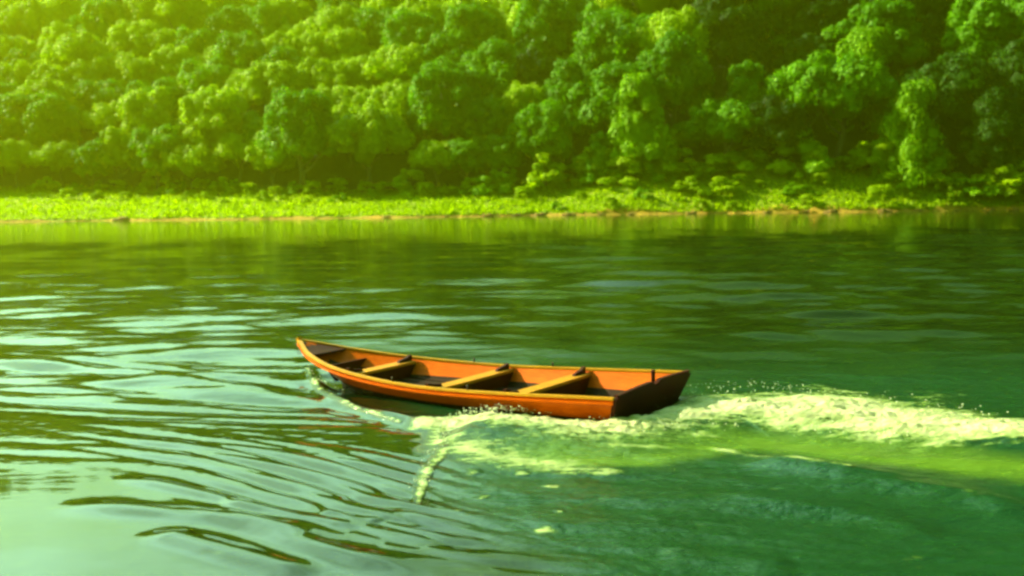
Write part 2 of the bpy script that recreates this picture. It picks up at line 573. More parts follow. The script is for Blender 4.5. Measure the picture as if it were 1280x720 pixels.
    ripple = (.35 + .65 * sstep(8, 22, Y)) * (1 - .75 * lft) * (1 - .45 * sstep(30, 80, Y)) + .25 * churn
    V = np.stack([X, Y, H], -1).reshape(-1, 3)
    ny, nx = X.shape
    i = np.arange((ny - 1) * (nx - 1)); r, c = i // (nx - 1), i % (nx - 1)
    F = np.stack([r * nx + c, r * nx + c + 1, (r + 1) * nx + c + 1, (r + 1) * nx + c], -1)
    me = mesh_np('river_water', V, F, True)
    a = me.color_attributes.new('churn', 'FLOAT_COLOR', 'POINT')
    a.data.foreach_set('color', np.stack([np.clip(foam, 0, 1.1), churn, aer, ripple], -1).astype(np.float32).ravel())
    tag(link('river_water', me, None, [water_mat()]), 'green rippling river water with the wake of the boat', 'water', kind='structure')
    return hump


HUMP = build_water()

# spray thrown up along the foam: nobody could count the drops
def build_spray():
    base = bmesh.new(); bmesh.ops.create_icosphere(base, subdivisions=1, radius=1)
    bv = np.array([v.co[:] for v in base.verts]); bf = np.array([[v.index for v in f.verts] for f in base.faces]); base.free()
    rng = np.random.default_rng(5)
    Vs, Fs, n = [], [], 0
    lines = [([(552, 540), (600, 524), (660, 523), (720, 527)], 420, .05, .035), ([(560, 535), (550, 560), (535, 590), (524, 622)], 90, .05, .02),
             ([(840, 515), (880, 498), (940, 492), (1010, 498), (1100, 512), (1240, 528)], 200, .22, .03), ([(700, 545), (900, 540), (1200, 556)], 220, .18, .03),
             ([(384, 462), (396, 480), (430, 500)], 40, .02, .02)]
    for px, cnt, sp, hz in lines:
        L = smooth_line(px)
        for k in range(cnt):
            i = rng.integers(0, len(L) - 1); u = rng.random()
            p = L[i] * (1 - u) + L[i + 1] * u + rng.normal(0, sp, 2)
            r = 10 ** rng.uniform(-2.6, -2.05)
            z = .08 + abs(rng.normal(0, hz))
            s = np.array([r * rng.uniform(.8, 1.8), r * rng.uniform(.7, 1.2), r * rng.uniform(.6, 1.1)])
            Vs.append(bv * s + [p[0], p[1], z]); Fs.append(bf + n); n += len(bv)
    me = mesh_np('foam_spray', np.concatenate(Vs), np.concatenate(Fs), True)
    m, nt, b, N, L_ = new_mat('foam_drops')
    tc = N('ShaderNodeTexCoord')
    L_(ramp(nt, noise(nt, 30, 3, tc.outputs['Object']), [(.3, (.72, .76, .60)), (.7, (.84, .86, .72))]), b.inputs['Base Color'])
    b.inputs['Roughness'].default_value = .25
    tag(link('foam_spray', me, None, [m]), 'white drops of spray flying over the wake beside the boat', 'spray', kind='stuff')


build_spray()

# ------------------------------------------------------------------ the boat
def sect(t, grow=0.0):
    """half section from keel to sheer at station t, local (x, y>=0, z); grow<0 gives the inner skin"""
    b, zs = cr(t, TK, BEAM), cr(t, SHEER_T, SHEER)
    rise = max(0, (t - .72) / .28) ** 1.8
    zk = -.14 + .20 * rise
    zc = -.04 + .20 * rise
    xt = t * BL
    pull = .62 * max(0, (t - .60) / .40) ** 1.5                # raked stem
    rake = .16 * max(0, 1 - t / .08) if t < .08 else 0.0       # raked transom, top aft
    cb = b * (.80 - .28 * max(0, (t - .45) / .55))
    pts = []
    for f in (0, .5, 1):                                      # flat bottom with a little V
        pts.append((f * cb, zk + (zc - zk) * f ** 1.4, 1.0))
    for k in range(1, 4):                                     # three strakes, each a touch flared
        f = k / 3
        y = cb + (b - cb) * (1 - (1 - f) ** 1.25)
        z = zc + (zs - zc) * f
        pts.append((y, z, 1 - f))
    out = []
    for y, z, low in pts:
        x = xt - pull * low - (rake * (1 - low)) + rake * .5
        out.append((x, y, z))
    return out


def hull_skin(inner):
    """returns list of stations, each a full run of points near gunwale -> keel -> far gunwale"""
    ts = [0, .04, .08] + [i / 30 for i in range(4, 30)] + [.985, 1.0]
    S = []
    for t in ts:
        h = sect(t)
        if inner:
            g = .028
            zfl = g * 1.2
            h = [(x - (.10 if t > .97 else 0) + (.03 if t == 0 else 0), max(y - g, 0), z + (zfl if i < 3 else (0 if i == 5 else .004))) for i, (x, y, z) in enumerate(h)]
        S.append([(x, -y, z) for x, y, z in h[::-1]] + [(x, y, z) for x, y, z in h[1:]])
    return S


boat = empty('rowing_boat', (STERN.x, STERN.y, 0.0))
# local +x towards the bow, local +y towards the near side is negative: basis built as a rotation
boat.rotation_euler = (0, 0, math.pi - TH)
tag(boat, 'orange wooden rowing boat with dark stern crossing the river ahead of its foaming wake', 'boat')
# rotation by pi-TH: local x -> (-cos, sin); local y -> (-sin, -cos) = near side.  So y>0 is the NEAR side here.


def loft(bm, S, mat_of=None):
    rows = [[bm.verts.new(p) for p in s] for s in S]
    for a, b in zip(rows, rows[1:]):
        for j in range(len(a) - 1):
            try:
                f = bm.faces.new((a[j], a[j + 1], b[j + 1], b[j]))
                if mat_of: f.material_index = mat_of(j, len(a) - 1, f)
                f.smooth = True
            except ValueError:
                pass
    return rows


def refine(S, n=3):
    out = []
    for s in S:
        r = []
        for a, b in zip(s, s[1:]):
            for k in range(n):
                r.append(tuple(a[i] + (b[i] - a[i]) * k / n for i in range(3)))
        r.append(s[-1]); out.append(r)
    return out


# outer planking, each strake stepped slightly proud of the one above (lapstrake)
def lap(S):
    out = []
    for s in S:
        r = []
        n = len(s)
        for j, (a, b) in enumerate(zip(s, s[1:])):
            side = j < 3 or j >= n - 4
            lo_first = j >= n - 4                       # running upwards on the second half
            sy = 1 if (a[1] + b[1]) > 0 else -1
            off = .012
            A, B = a, b
            if side:
                if lo_first: A = (a[0], a[1] + sy * off, a[2])
                else: B = (b[0], b[1] + sy * off, b[2])
            r += [A, B]
        out.append(r)
    return out


So = hull_skin(False)
bm = bmesh.new()
loft(bm, lap(So), lambda j, n, f: 1 if f.calc_center_median().z < .075 else 0)
hull_o = link('hull', bm_mesh('hull', bm), boat, [M_HULL, M_BOTTOM])
hull_o['label'] = 'orange painted planked outer hull with a dark tarred bottom'
# inner lining with its own thickness to the rail
bm = bmesh.new()
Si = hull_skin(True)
loft(bm, Si, lambda j, n, f: 1 if 2 <= j <= 7 else 0)  # bottom and lowest strakes coloured dark to stand in for bilge shade
link('inner_planking', bm_mesh('inner_planking', bm), boat, [M_INNER, M_FLOOR_SHADE])


def bar(bm, path, w, h, up=(0, 0, 1)):
    """rectangular bar swept along a path"""
    rows = []
    path = [Vector(p) for p in path]
    for i, p in enumerate(path):
        d = (path[min(i + 1, len(path) - 1)] - path[max(i - 1, 0)]).normalized()
        s = d.cross(Vector(up)).normalized(); u = s.cross(d).normalized()
        rows.append([bm.verts.new(p + s * a * w / 2 + u * b * h / 2) for a, b in ((-1, -1), (1, -1), (1, 1), (-1, 1))])
    for a, b in zip(rows, rows[1:]):
        for j in range(4):
            bm.faces.new((a[j], a[(j + 1) % 4], b[(j + 1) % 4], b[j]))
    bm.faces.new(rows[0][::-1]); bm.faces.new(rows[-1])


def bevelled(bm, off=.006):
    bmesh.ops.bevel(bm, geom=[e for e in bm.edges if e.is_manifold and len(e.link_faces) == 2 and e.calc_face_angle(0) > .8], offset=off, segments=2, affect='EDGES')


tsr = [i / 40 for i in range(41)]
for sgn in (1, -1):
    bm = bmesh.new()
    path = []
    for t in tsr:
        x, y, z = sect(t)[-1]
        path.append((x + (.02 if t == 1 else 0), sgn * max(y - .012, .004), z + .012))
    bar(bm, path, .050, .026)
    g = link('gunwale', bm_mesh('gunwale', bm), boat, [M_RAIL])
    # rubbing strake below the rail
    bm = bmesh.new()
    bar(bm, [(x, sgn * (abs(y) + .022 - .0), z - .050) for x, y, z in path], .02, .026)
    link('rubbing_strake', bm_mesh('rubbing_strake', bm), boat, [M_HULL])

# transom: a board 4 cm thick closing the stern, with a shallow crown and a sculling notch
def transom():
    s = sect(0)
    prof = [(-y, z) for x, y, z in s[::-1]] + [(y, z) for x, y, z in s[1:]]
    xs = [x for x, y, z in s[::-1]] + [x for x, y, z in s[1:]]
    top = []
    bt, zt = s[-1][1], s[-1][2]
    n = 16
    for k in range(1, n):
        y = bt - 2 * bt * k / n
        z = zt + .030 * (1 - (y / bt) ** 2) + .02
        if abs(y) < .10: z -= .05
        top.append((y, z))
    def xat(z):
        z0, z1 = s[0][2], s[-1][2]; x0, x1 = s[0][0], s[-1][0]
        return x0 + (x1 - x0) * (z - z0) / (z1 - z0)
    bm = bmesh.new()
    loop = prof + top
    for yy in (1,):
        A = [bm.verts.new((xat(z) - .035, y * 1.012, z)) for y, z in loop]
        B = [bm.verts.new((xat(z) + .018, y * .99, z)) for y, z in loop]
    bm.faces.new(A); bm.faces.new(B[::-1])
    m = len(A)
    for i in range(m):
        bm.faces.new((A[i], A[(i + 1) % m], B[(i + 1) % m], B[i]))
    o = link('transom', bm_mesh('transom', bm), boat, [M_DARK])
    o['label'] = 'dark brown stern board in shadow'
    bm = bmesh.new()                                        # pale cap along its top, seen from inside
    bar(bm, [(xat(z) - .004, y, z + .008) for y, z in [(bt * .96, zt + .03)] + top + [(-bt * .96, zt + .03)]], .05, .02)
    link('transom_cap', bm_mesh('transom_cap', bm), boat, [M_DARK])
    return xat


xat = transom()


def half_at(lx, z):
    """inner half width of the boat at local x and height z"""
    t = min(max(lx / BL, 0), 1)
    best = 0
    for dt in (0, .02, .04, .06):
        s = sect(min(t + dt, 1))
        for a, b in zip(s[2:], s[3:]):
            if a[2] <= z <= b[2]:
                f = (z - a[2]) / (b[2] - a[2])
                X = a[0] + (b[0] - a[0]) * f
                Y = a[1] + (b[1] - a[1]) * f
                if best == 0 or abs(X - lx) < best[0]: best = (abs(X - lx), Y)
    return (best[1] if best else .3) - .03


# three thwarts and a stern bench; knees at both ends of every thwart
for lx, w, drop in ((3.86, .19, .045), (2.42, .19, .035), (1.30, .19, .05)):
    z = cr(lx / BL, SHEER_T, SHEER) - drop
    hw = half_at(lx, z)
    bm = bmesh.new()
    bar(bm, [(lx, -hw, z), (lx, -hw * .3, z - .004), (lx, hw * .3, z - .004), (lx, hw, z)], w, .036)
    bevelled(bm)
    th = link('thwart', bm_mesh('thwart', bm), boat, [M_THWART])
    for sg in (1, -1):
        bm = bmesh.new()
        yo, zt = sg * hw, z + .018
        prof = [(0, 0), (0, drop + .035), (-.05, drop + .03), (-.10, .05), (-.26, .028), (-.28, 0)]
        A = [bm.verts.new((lx - .02, yo + sg * p[0], zt + p[1])) for p in prof]
        B = [bm.verts.new((lx + .02, yo + sg * p[0], zt + p[1])) for p in prof]
        bm.faces.new(A); bm.faces.new(B[::-1])
        for i in range(len(A)):
            bm.faces.new((A[i], A[(i + 1) % len(A)], B[(i + 1) % len(A)], B[i]))
        link('knee', bm_mesh('knee', bm), boat, [M_DARK])  # coloured dark to deepen the thwart shadows on the planking

# boards under each thwart, coloured dark as shade; bow board added as dark patch
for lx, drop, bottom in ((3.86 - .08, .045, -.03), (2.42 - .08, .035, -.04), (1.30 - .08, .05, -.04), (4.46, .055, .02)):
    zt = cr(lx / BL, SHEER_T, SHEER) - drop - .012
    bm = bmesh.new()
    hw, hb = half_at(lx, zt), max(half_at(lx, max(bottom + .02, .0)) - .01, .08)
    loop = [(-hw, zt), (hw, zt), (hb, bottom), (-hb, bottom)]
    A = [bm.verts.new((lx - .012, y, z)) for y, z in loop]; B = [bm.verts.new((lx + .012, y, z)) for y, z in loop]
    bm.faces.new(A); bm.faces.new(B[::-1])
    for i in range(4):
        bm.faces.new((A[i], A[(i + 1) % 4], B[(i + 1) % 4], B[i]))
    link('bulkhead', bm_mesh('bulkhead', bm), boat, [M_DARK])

# floor boards
for k in range(7):
    y = (k - 3) * .175
    bm = bmesh.new()
    x1 = 4.35 - .11 * abs(k - 3) ** 1.7
    bar(bm, [(.12, y, .0), (x1 * .5, y, -.005), (x1 * .8, y, .005), (x1, y, .03)], .158, .02)
    bevelled(bm, .004)
    link('floor_board', bm_mesh('floor_board', bm), boat, [M_FLOOR_SHADE])

# breasthook at the bow and stem post
bm = bmesh.new()
for zo in (0, .03):
    pass
tt_ = [.90, .94, .97, 1.0]
top = [(sect(t)[-1]) for t in tt_]
A = [bm.verts.new((x, y - .03 if y > .04 else .0, z + .004)) for x, y, z in top] + [bm.verts.new((x, -(y - .03 if y > .04 else .0), z + .004)) for x, y, z in top[-2::-1]]
B = [bm.verts.new((v.co.x, v.co.y, v.co.z - .035)) for v in A]
bm.faces.new(A); bm.faces.new(B[::-1])
for i in range(len(A)):
    bm.faces.new((A[i], A[(i + 1) % len(A)], B[(i + 1) % len(A)], B[i]))
link('breasthook', bm_mesh('breasthook', bm), boat, [M_DARK])
bm = bmesh.new()
s = sect(1.0)
bar(bm, [(s[0][0] - .10, 0, s[0][2] - .02)] + [(x + .012, 0, z) for x, y, z in s[2:]] + [(s[-1][0] + .035, 0, s[-1][2] + .045)], .05, .075, (0, 1, 0))
bevelled(bm)
link('stem_post', bm_mesh('stem_post', bm), boat, [M_RAIL])
# keel strip
bm = bmesh.new()
bar(bm, [(sect(t)[0][0], 0, sect(t)[0][2] - .03) for t in [i / 20 for i in range(20)]], .05, .06)
link('keel', bm_mesh('keel', bm), boat, [M_BOTTOM])


def post(lx, ly, z0, z1, r, mat, name='tholepin'):
    bm = bmesh.new()
    prev = None
    for z, rr in ((z0, r), (z1 - .03, r), (z1 - .012, r * 1.25), (z1, r * .8)):
        ring = [bm.verts.new((lx + rr * math.cos(a), ly + rr * math.sin(a), z)) for a in [i * math.pi / 5 for i in range(10)]]
        if prev:
            for i in range(10):
                bm.faces.new((prev[i], prev[(i + 1) % 10], ring[(i + 1) % 10], ring[i]))
        prev = ring
    bm.faces.new(prev)
    return link(name, bm_mesh(name, bm, True), boat, [mat])


post(-.03, -.10, .30, .485, .024, M_DARK, 'stern_pin')
for lx in (1.78, 2.95):
    for sg in (1, -1):
        t = lx / BL
        post(lx, sg * (cr(t, TK, BEAM) - .012), cr(t, SHEER_T, SHEER) + .01, cr(t, SHEER_T, SHEER) + .085, .011, M_IRON)
# mooring ring on the stem
bm = bmesh.new()
pts = [(BL + .03 + .03 * math.cos(a), .0, .33 + .03 * math.sin(a)) for a in [i * math.pi / 6 for i in range(13)]]
bar(bm, pts, .008, .008, (0, 1, 0))
link('mooring_ring', bm_mesh('mooring_ring', bm, True), boat, [M_IRON])

# ------------------------------------------------------------------ trees
def ico(sub=1):
    b = bmesh.new(); bmesh.ops.create_icosphere(b, subdivisions=sub, radius=1)
    v = np.array([q.co[:] for q in b.verts]); f = np.array([[q.index for q in p.verts] for p in b.faces]); b.free()
    return v, f


IV, IF = ico(2)
IV1, IF1 = ico(1)


def crown_arrays(seed, nl, quads, leaf, shape='round', low=False):
    """unit crown: radius about 1, from z=0 (underside) to about z=1.7"""
    r = np.random.default_rng(seed)
    cen, rads = [], []
    for i in range(nl):
        a = r.uniform(0, 2 * math.pi)
        if shape == 'round':
            zz = r.uniform(.05, 1); R = math.sqrt(max(0, 1 - (zz * 1.05 - .38) ** 2 / .62)) * r.uniform(.45, .80)
            z = .22 + zz * 1.12
        elif shape == 'tall':
            zz = r.uniform(0, 1); R = (1 - zz ** 2.2) ** .5 * r.uniform(.4, .74); z = .15 + zz * 1.75
        elif shape == 'spread':
            zz = r.uniform(0, 1) ** .7; R = (1 - (zz - .35) ** 2 * 1.4) * r.uniform(.5, .95); z = .3 + zz * .8
        else:                                                 # skirt: foliage and creepers down to the ground
            zz = r.uniform(0, 1); R = (1 - zz * .75) * r.uniform(.5, .95); z = zz * 1.45
        cen.append((R * math.cos(a), R * math.sin(a), z)); out_ = r.random() < .3
        if out_: cen[-1] = (cen[-1][0] * 1.22, cen[-1][1] * 1.22, cen[-1][2] + r.uniform(-.05, .16))
        rads.append(r.uniform(.10, .20) if out_ else r.uniform(.15, .36) * (1 - .15 * zz))
    cen = np.array(cen); rads = np.array(rads)
    V, F, n = [], [], 0
    qn = max(4, quads // nl)
    for c, q in zip(cen, rads):
        d = r.normal(size=(qn, 3)); d /= np.linalg.norm(d, axis=1)[:, None]
        d[:, 2] = np.where(d[:, 2] < -.35, -d[:, 2], d[:, 2])
        sz = q * r.uniform(.82, 1.16, qn)
        sz *= 1 + .14 * np.sin(d[:, 0] * 7 + seed) * np.cos(d[:, 1] * 6)
        p = c + d * sz[:, None]
        nrm = d + r.normal(size=(qn, 3)) * .30; nrm /= np.linalg.norm(nrm, axis=1)[:, None]
        t = np.cross(nrm, r.normal(size=(qn, 3))); t /= np.linalg.norm(t, axis=1)[:, None]
        b = np.cross(nrm, t)
        s = leaf * r.uniform(.6, 1.35, qn)[:, None]
        quad = np.stack([p - t * s, p - b * s * .6, p + t * s, p + b * s * .6], 1).reshape(-1, 3)
        V.append(quad); F.append(np.arange(qn * 4).reshape(-1, 4) + n); n += qn * 4
    return cen, rads, np.concatenate(V), np.concatenate(F)


def crown_mesh(name, seed, nl, quads, leaf, shape):
    cen, rads, V, F = crown_arrays(seed, nl, quads, leaf, shape)
    r = np.random.default_rng(seed + 99)
    n = len(V)
    Vt, Ft = [V], [np.concatenate([F[:, [0, 1, 2]], F[:, [0, 2, 3]]])]
    for c, q in zip(cen, rads):                               # dense heart of each leaf clump
        v = IV1 * q * .66 * (1 + .18 * r.normal(size=(len(IV1), 1)))
        Vt.append(v + c); Ft.append(IF1 + n); n += len(v)
    v = IV * np.array([.50, .50, .52]) * (1 + .15 * r.normal(size=(len(IV), 1))) + [0, 0, .75 if shape != 'skirt' else .55]
    Vt.append(v); Ft.append(IF + n)
    return mesh_np(name, np.concatenate(Vt), np.concatenate(Ft))


CROWNS = []
SHAPES = ['round', 'round', 'tall', 'spread', 'round', 'tall', 'spread', 'round', 'skirt', 'skirt']
WORDS = {'round': 'rounded', 'tall': 'tall', 'spread': 'spreading', 'skirt': 'creeper-hung'}
TONES = [1, 0, 1, 2, 2, 0, 1, 1, 3, 1]
TWORD = ['deep green', 'mid green', 'olive green', 'bright green']
for i, s_ in enumerate(SHAPES):
    me = crown_mesh('crown_%s' % s_, 20 + i, 74, 17000, .046, s_)
    me.materials.append(M_LEAF[TONES[i]])
    CROWNS.append(me)


def trunk_mesh(seed, lean):
    r = random.Random(seed)
    bm = bmesh.new()

    def tube(pts, rs, k=8):
        prev = None
        for i, p in enumerate(pts):
            d = (pts[min(i + 1, len(pts) - 1)] - pts[max(i - 1, 0)]).normalized()
            s = d.cross(Vector((.3, 1, .1))).normalized(); u = s.cross(d)
            ring = [bm.verts.new(p + (s * math.cos(a) + u * math.sin(a)) * rs[i]) for a in [2 * math.pi * j / k for j in range(k)]]
            if prev:
                for j in range(k):
                    bm.faces.new((prev[j], prev[(j + 1) % k], ring[(j + 1) % k], ring[j]))
            prev = ring
        bm.faces.new(prev)

    main = [Vector((0, 0, -.12)), Vector((.01, 0, .02)), Vector((lean * .04, .02, .2)), Vector((lean * .10, -.02, .42)), Vector((lean * .08, .03, .66)), Vector((lean * .1, 0, .86))]
    tube(main, [.050, .036, .028, .023, .015, .006])
    for j in range(6):
        a = r.uniform(0, 6.28); z = .28 + .08 * j
        st = main[2].lerp(main[4], j / 6)
        e = st + Vector((math.cos(a) * .26, math.sin(a) * .26, .20 + .04 * r.random()))
        m = st.lerp(e, .5) + Vector((0, 0, -.03))
        tube([st, m, e], [.014, .010, .004], 6)
    return bm_mesh('trunk', bm, True)


TRUNKS = [trunk_mesh(1, 1), trunk_mesh(2, -1), trunk_mesh(3, .2)]
for me in TRUNKS:
    me.materials.append(M_BARK)

ORD = ['', 'first', 'second', 'third', 'fourth', 'fifth', 'sixth', 'seventh', 'eighth', 'ninth', 'tenth', 'eleventh', 'twelfth', 'thirteenth', 'fourteenth', 'fifteenth', 'sixteenth', 'seventeenth', 'eighteenth', 'nineteenth', 'twentieth']


def ordw(n):
    if n <= 20: return ORD[n]
    tens = {2: 'twenty', 3: 'thirty', 4: 'forty', 5: 'fifty'}
    if n % 10 == 0: return {3: 'thirtieth', 4: 'fortieth', 5: 'fiftieth'}[n // 10]
    return tens[n // 10] + '-' + ORD[n % 10]


def plan_trees():
    """rows of trees that follow the hill's contour"""
    rng = random.Random(3)
    rows, rest = [], []
    s_off = 2.0
    for r in range(15):
        x = -215 + rng.uniform(0, 6)
        row = []
        while x < 215:
            size = rng.triangular(4.0, 8.6, 5.6) * (1.0 + .22 * (x > 15)) * (.92 if x < -35 else 1)
            if r == 0: size *= rng.choice((.72, .9, 1.05))
            step = size * rng.uniform(1.2, 1.75)
            jx = x + rng.uniform(-1, 1)
            y = float(y_bank(jx)) + float(grass_w(jx)) + s_off + rng.uniform(-3.4, 3.4)
            z = float(land_z(jx, y))
            v = rng.choice(((0, 3, 3, 4, 4, 7, 3, 4) if jx < -20 or r > 4 else (0, 2, 3, 4, 6, 7, 0)) if jx < 5 else ((0, 1, 2, 3, 4, 5, 6, 7) if jx < 40 else (1, 5, 1, 5, 0, 2, 6, 1)))  # yellow tones left, deep tones right: glow and shade put in leaf colour
            if r <= 1 and jx > 0 and rng.random() < .45: v = rng.choice((8, 9, 9))
            ht = size * rng.uniform(1.9, 2.75)
            row.append((jx, y, z, size, ht, v, rng.uniform(0, 6.28)))
            x += step
        rows.append(row)
        s_off += 8.6 + .28 * r
    return rows


def build_trees():
    rows = plan_trees()
    mass = []
    cnt = 0
    for r, row in enumerate(rows):
        vis = []
        for t in row:
            x, y, z, size, ht, v, rz = t
            px, ptop = pix(x, y, z + ht)
            wpx = size * FPX / y
            pb = pix(x, y, z + ht * .35)[1]
            if -wpx * .8 < px < 1280 + wpx * .8 and pb > -4:
                vis.append((px, t))
            else:
                mass.append(t)
        vis.sort(key=lambda q: q[0])
        for k, (px, (x, y, z, size, ht, v, rz)) in enumerate(vis):
            e = empty('tree', (x, y, z - .15), rz)
            sh = SHAPES[v]
            if r == 0:
                where = 'in the front row above the grassy bank'
            else:
                where = 'in the %s row up the hillside' % ordw(r + 1)
            tag(e, '%s %s tree, %s from the left %s' % (WORDS[sh], TWORD[TONES[v]], ordw(k + 1), where), 'tree', 'trees covering the hillside')
            c = bpy.data.objects.new('crown', CROWNS[v]); COL.objects.link(c); c.parent = e
            low = 0.0 if sh == 'skirt' else ht * (.20 if r else .24)
            c.location = (0, 0, low); c.scale = (size, size, (ht - low) / 1.62)
            tk = bpy.data.objects.new('trunk', TRUNKS[(k + r) % 3]); COL.objects.link(tk); tk.parent = e
            tk.scale = (ht * .9, ht * .9, ht * .95)
            cnt += 1
    print('TREES', cnt, 'mass', len(mass))
    # the rest of the wood, above and beside the view, as one mass
    cen, rads, V0, F0 = crown_arrays(77, 30, 900, .13, 'round')
    n0 = len(V0)
    Vt = [V0]; Ft = [np.concatenate([F0[:, [0, 1, 2]], F0[:, [0, 2, 3]]])]; n = n0
    for c, q in zip(cen, rads):
        Vt.append(IV1 * q * .85 + c); Ft.append(IF1 + n); n += len(IV1)
    V0, F0 = np.concatenate(Vt), np.concatenate(Ft)
    Vs, Fs, n = [], [], 0
    for x, y, z, size, ht, v, rz in mass:
        c, s = math.cos(rz), math.sin(rz)
        P = V0 * [size * 1.05, size * 1.05, ht / 1.7]
        P = np.stack([P[:, 0] * c - P[:, 1] * s + x, P[:, 0] * s + P[:, 1] * c + y, P[:, 2] + z + ht * .05], -1)
        Vs.append(P); Fs.append(F0 + n); n += len(P)
    me = mesh_np('wooded_slope', np.concatenate(Vs), np.concatenate(Fs))
    tag(link('wooded_slope', me, None, [M_LEAF[1]]), 'dense wood covering the top and far flanks of the hillside', 'wood', kind='stuff')


build_trees()

# ------------------------------------------------------------------ shrubs, rocks and grass on the bank
SHRUBS = []
for i in range(4):
    cen, rads, V, F = crown_arrays(200 + i, 16, 1100, .10, 'skirt')
    V = V * [1, 1, .62]
    Vt = [V]; Ft = [np.concatenate([F[:, [0, 1, 2]], F[:, [0, 2, 3]]])]; n = len(V)
    for c, q in zip(cen, rads):
        Vt.append((IV1 * q * .85 + c) * [1, 1, .62]); Ft.append(IF1 + n); n += len(IV1)
    me = mesh_np('shrub', np.concatenate(Vt), np.concatenate(Ft))
    me.materials.append([M_LIME, M_LEAF[3], M_LIME, M_LEAF[1]][i])
    SHRUBS.append(me)


def build_shrubs():
    rng = random.Random(9)
    out = []
    x = -84
    while x < 84:                                             # a hem of bushes below the trees
        y = float(y_bank(x)) + float(grass_w(x)) - rng.uniform(-1.5, 3.0)
        out.append(('hem', x, y, rng.uniform(1.3, 2.6) * (2.6 if x > 5 else 1.7)))
        x += rng.uniform(2.2, 5.2)
    x = 2
    while x < 84:                                             # a second line nearer the water on the right
        y = float(y_bank(x)) + rng.uniform(2.0, float(grass_w(x)) * .7)
        out.append(('slope', x, y, rng.uniform(1.5, 3.4)))
        if rng.random() < .35: out.append(('slope', x + rng.uniform(-1, 1), float(y_bank(x)) + rng.uniform(.9, 1.8), rng.uniform(1.1, 2.4)))
        x += rng.uniform(3.0, 7.5)
    for x in (-76, -71, -66, -60, -55, -52, -47, -44, -41, -38, -33, -28, -22, -14):
        out.append(('meadow', x, float(y_bank(x)) + float(grass_w(x)) * rng.uniform(.55, .85), rng.uniform(1.0, 2.2)))
    names = {'hem': 'at the foot of the front trees', 'slope': 'on the bank just above the water', 'meadow': 'in the open grass at left'}
    for kind in ('hem', 'slope', 'meadow'):
        L = sorted([s for s in out if s[0] == kind], key=lambda s: pix(s[1], s[2], 2)[0])
        for k, (_, x, y, r) in enumerate(L):
            o = bpy.data.objects.new('shrub', SHRUBS[rng.choice((0, 0, 2, 1))]); COL.objects.link(o)
            o.location = (x, y, float(land_z(x, y)) - .25)
            o.rotation_euler = (0, 0, rng.uniform(0, 6.28))
            o.scale = (r * rng.uniform(.9, 1.3), r, r * rng.uniform(.8, 1.35))
            tag(o, '%s shrub %s, %s from the left' % ('large' if r > 2.2 else 'low', names[kind], ordw(k + 1)), 'shrub', 'shrubs along the bank')


build_shrubs()


def build_rocks():
    rng = random.Random(21)
    spots = [(148, 1.5), (398, .5), (487, .8), (560, .6), (610, 1.0), (646, .9), (676, 1.1), (712, 1.2), (752, .7), (790, .8), (864, 1.0), (905, .6), (960, .8),
             (1005, 1.0), (1036, 1.3), (1098, 1.1), (1140, .8), (1190, .7), (1236, 1.0), (1262, 1.2)]
    for k, (px, r) in enumerate(spots):
        x = (px - 640) / FPX * 157
        y = float(y_bank(x)) + .45
        b = bmesh.new(); bmesh.ops.create_icosphere(b, subdivisions=3, radius=1)
        sd = k * 3.1
        for v in b.verts:
            n = 1 + .28 * math.sin(v.co.x * 3 + sd) * math.cos(v.co.y * 2.6 + sd) + .13 * math.sin(v.co.z * 7 + v.co.x * 5 + sd)
            v.co *= n
            v.co.z = max(v.co.z * .5, -.3)
        me = bm_mesh('rock', b, False)
        o = link('rock', me, None, [M_ROCK])
        o.location = (x, y, .05); o.scale = (r * .95, r * .55, r * .62); o.rotation_euler = (0, 0, rng.uniform(-.4, .4))
        tag(o, '%s brown rock at the waterline of the far bank, %s from the left' % ('large' if r >= 1.0 else 'small', ordw(k + 1)), 'rock', 'rocks at the waterline')


build_rocks()


def build_grass():
    rng = np.random.default_rng(4)
    n = 36000
    x = rng.uniform(-135, 115, n); s = rng.uniform(.9, 1, n) * 0 + rng.random(n) ** 1.2
    y = y_bank(x) + .7 + s * (grass_w(x) + 2)
    keep = (np.abs(x) < .80 * y)
    x, y = x[keep], y[keep]; n = len(x)
    z = land_z(x, y)
    h = rng.uniform(.12, .42, n) * (1 + .8 * (fbm(x / 4, y / 4, 2) > .1))
    a = rng.uniform(0, math.pi, n); w = rng.uniform(.12, .34, n)
    dx, dy = np.cos(a) * w, np.sin(a) * w
    lx, ly = rng.normal(0, .18, n), rng.normal(0, .18, n)
    V = np.stack([np.stack([x - dx, y - dy, z - .06], -1), np.stack([x + dx, y + dy, z - .06], -1),
                  np.stack([x + dx * .7 + lx, y + dy * .7 + ly, z + h * .8], -1), np.stack([x + lx, y + ly, z + h], -1)], 1).reshape(-1, 3)
    me = mesh_np('bank_grass', V, np.arange(n * 4).reshape(-1, 4))
    tag(link('bank_grass', me, None, [M_GRASS]), 'bright green grass covering the far river bank', 'grass', kind='stuff')


build_grass()

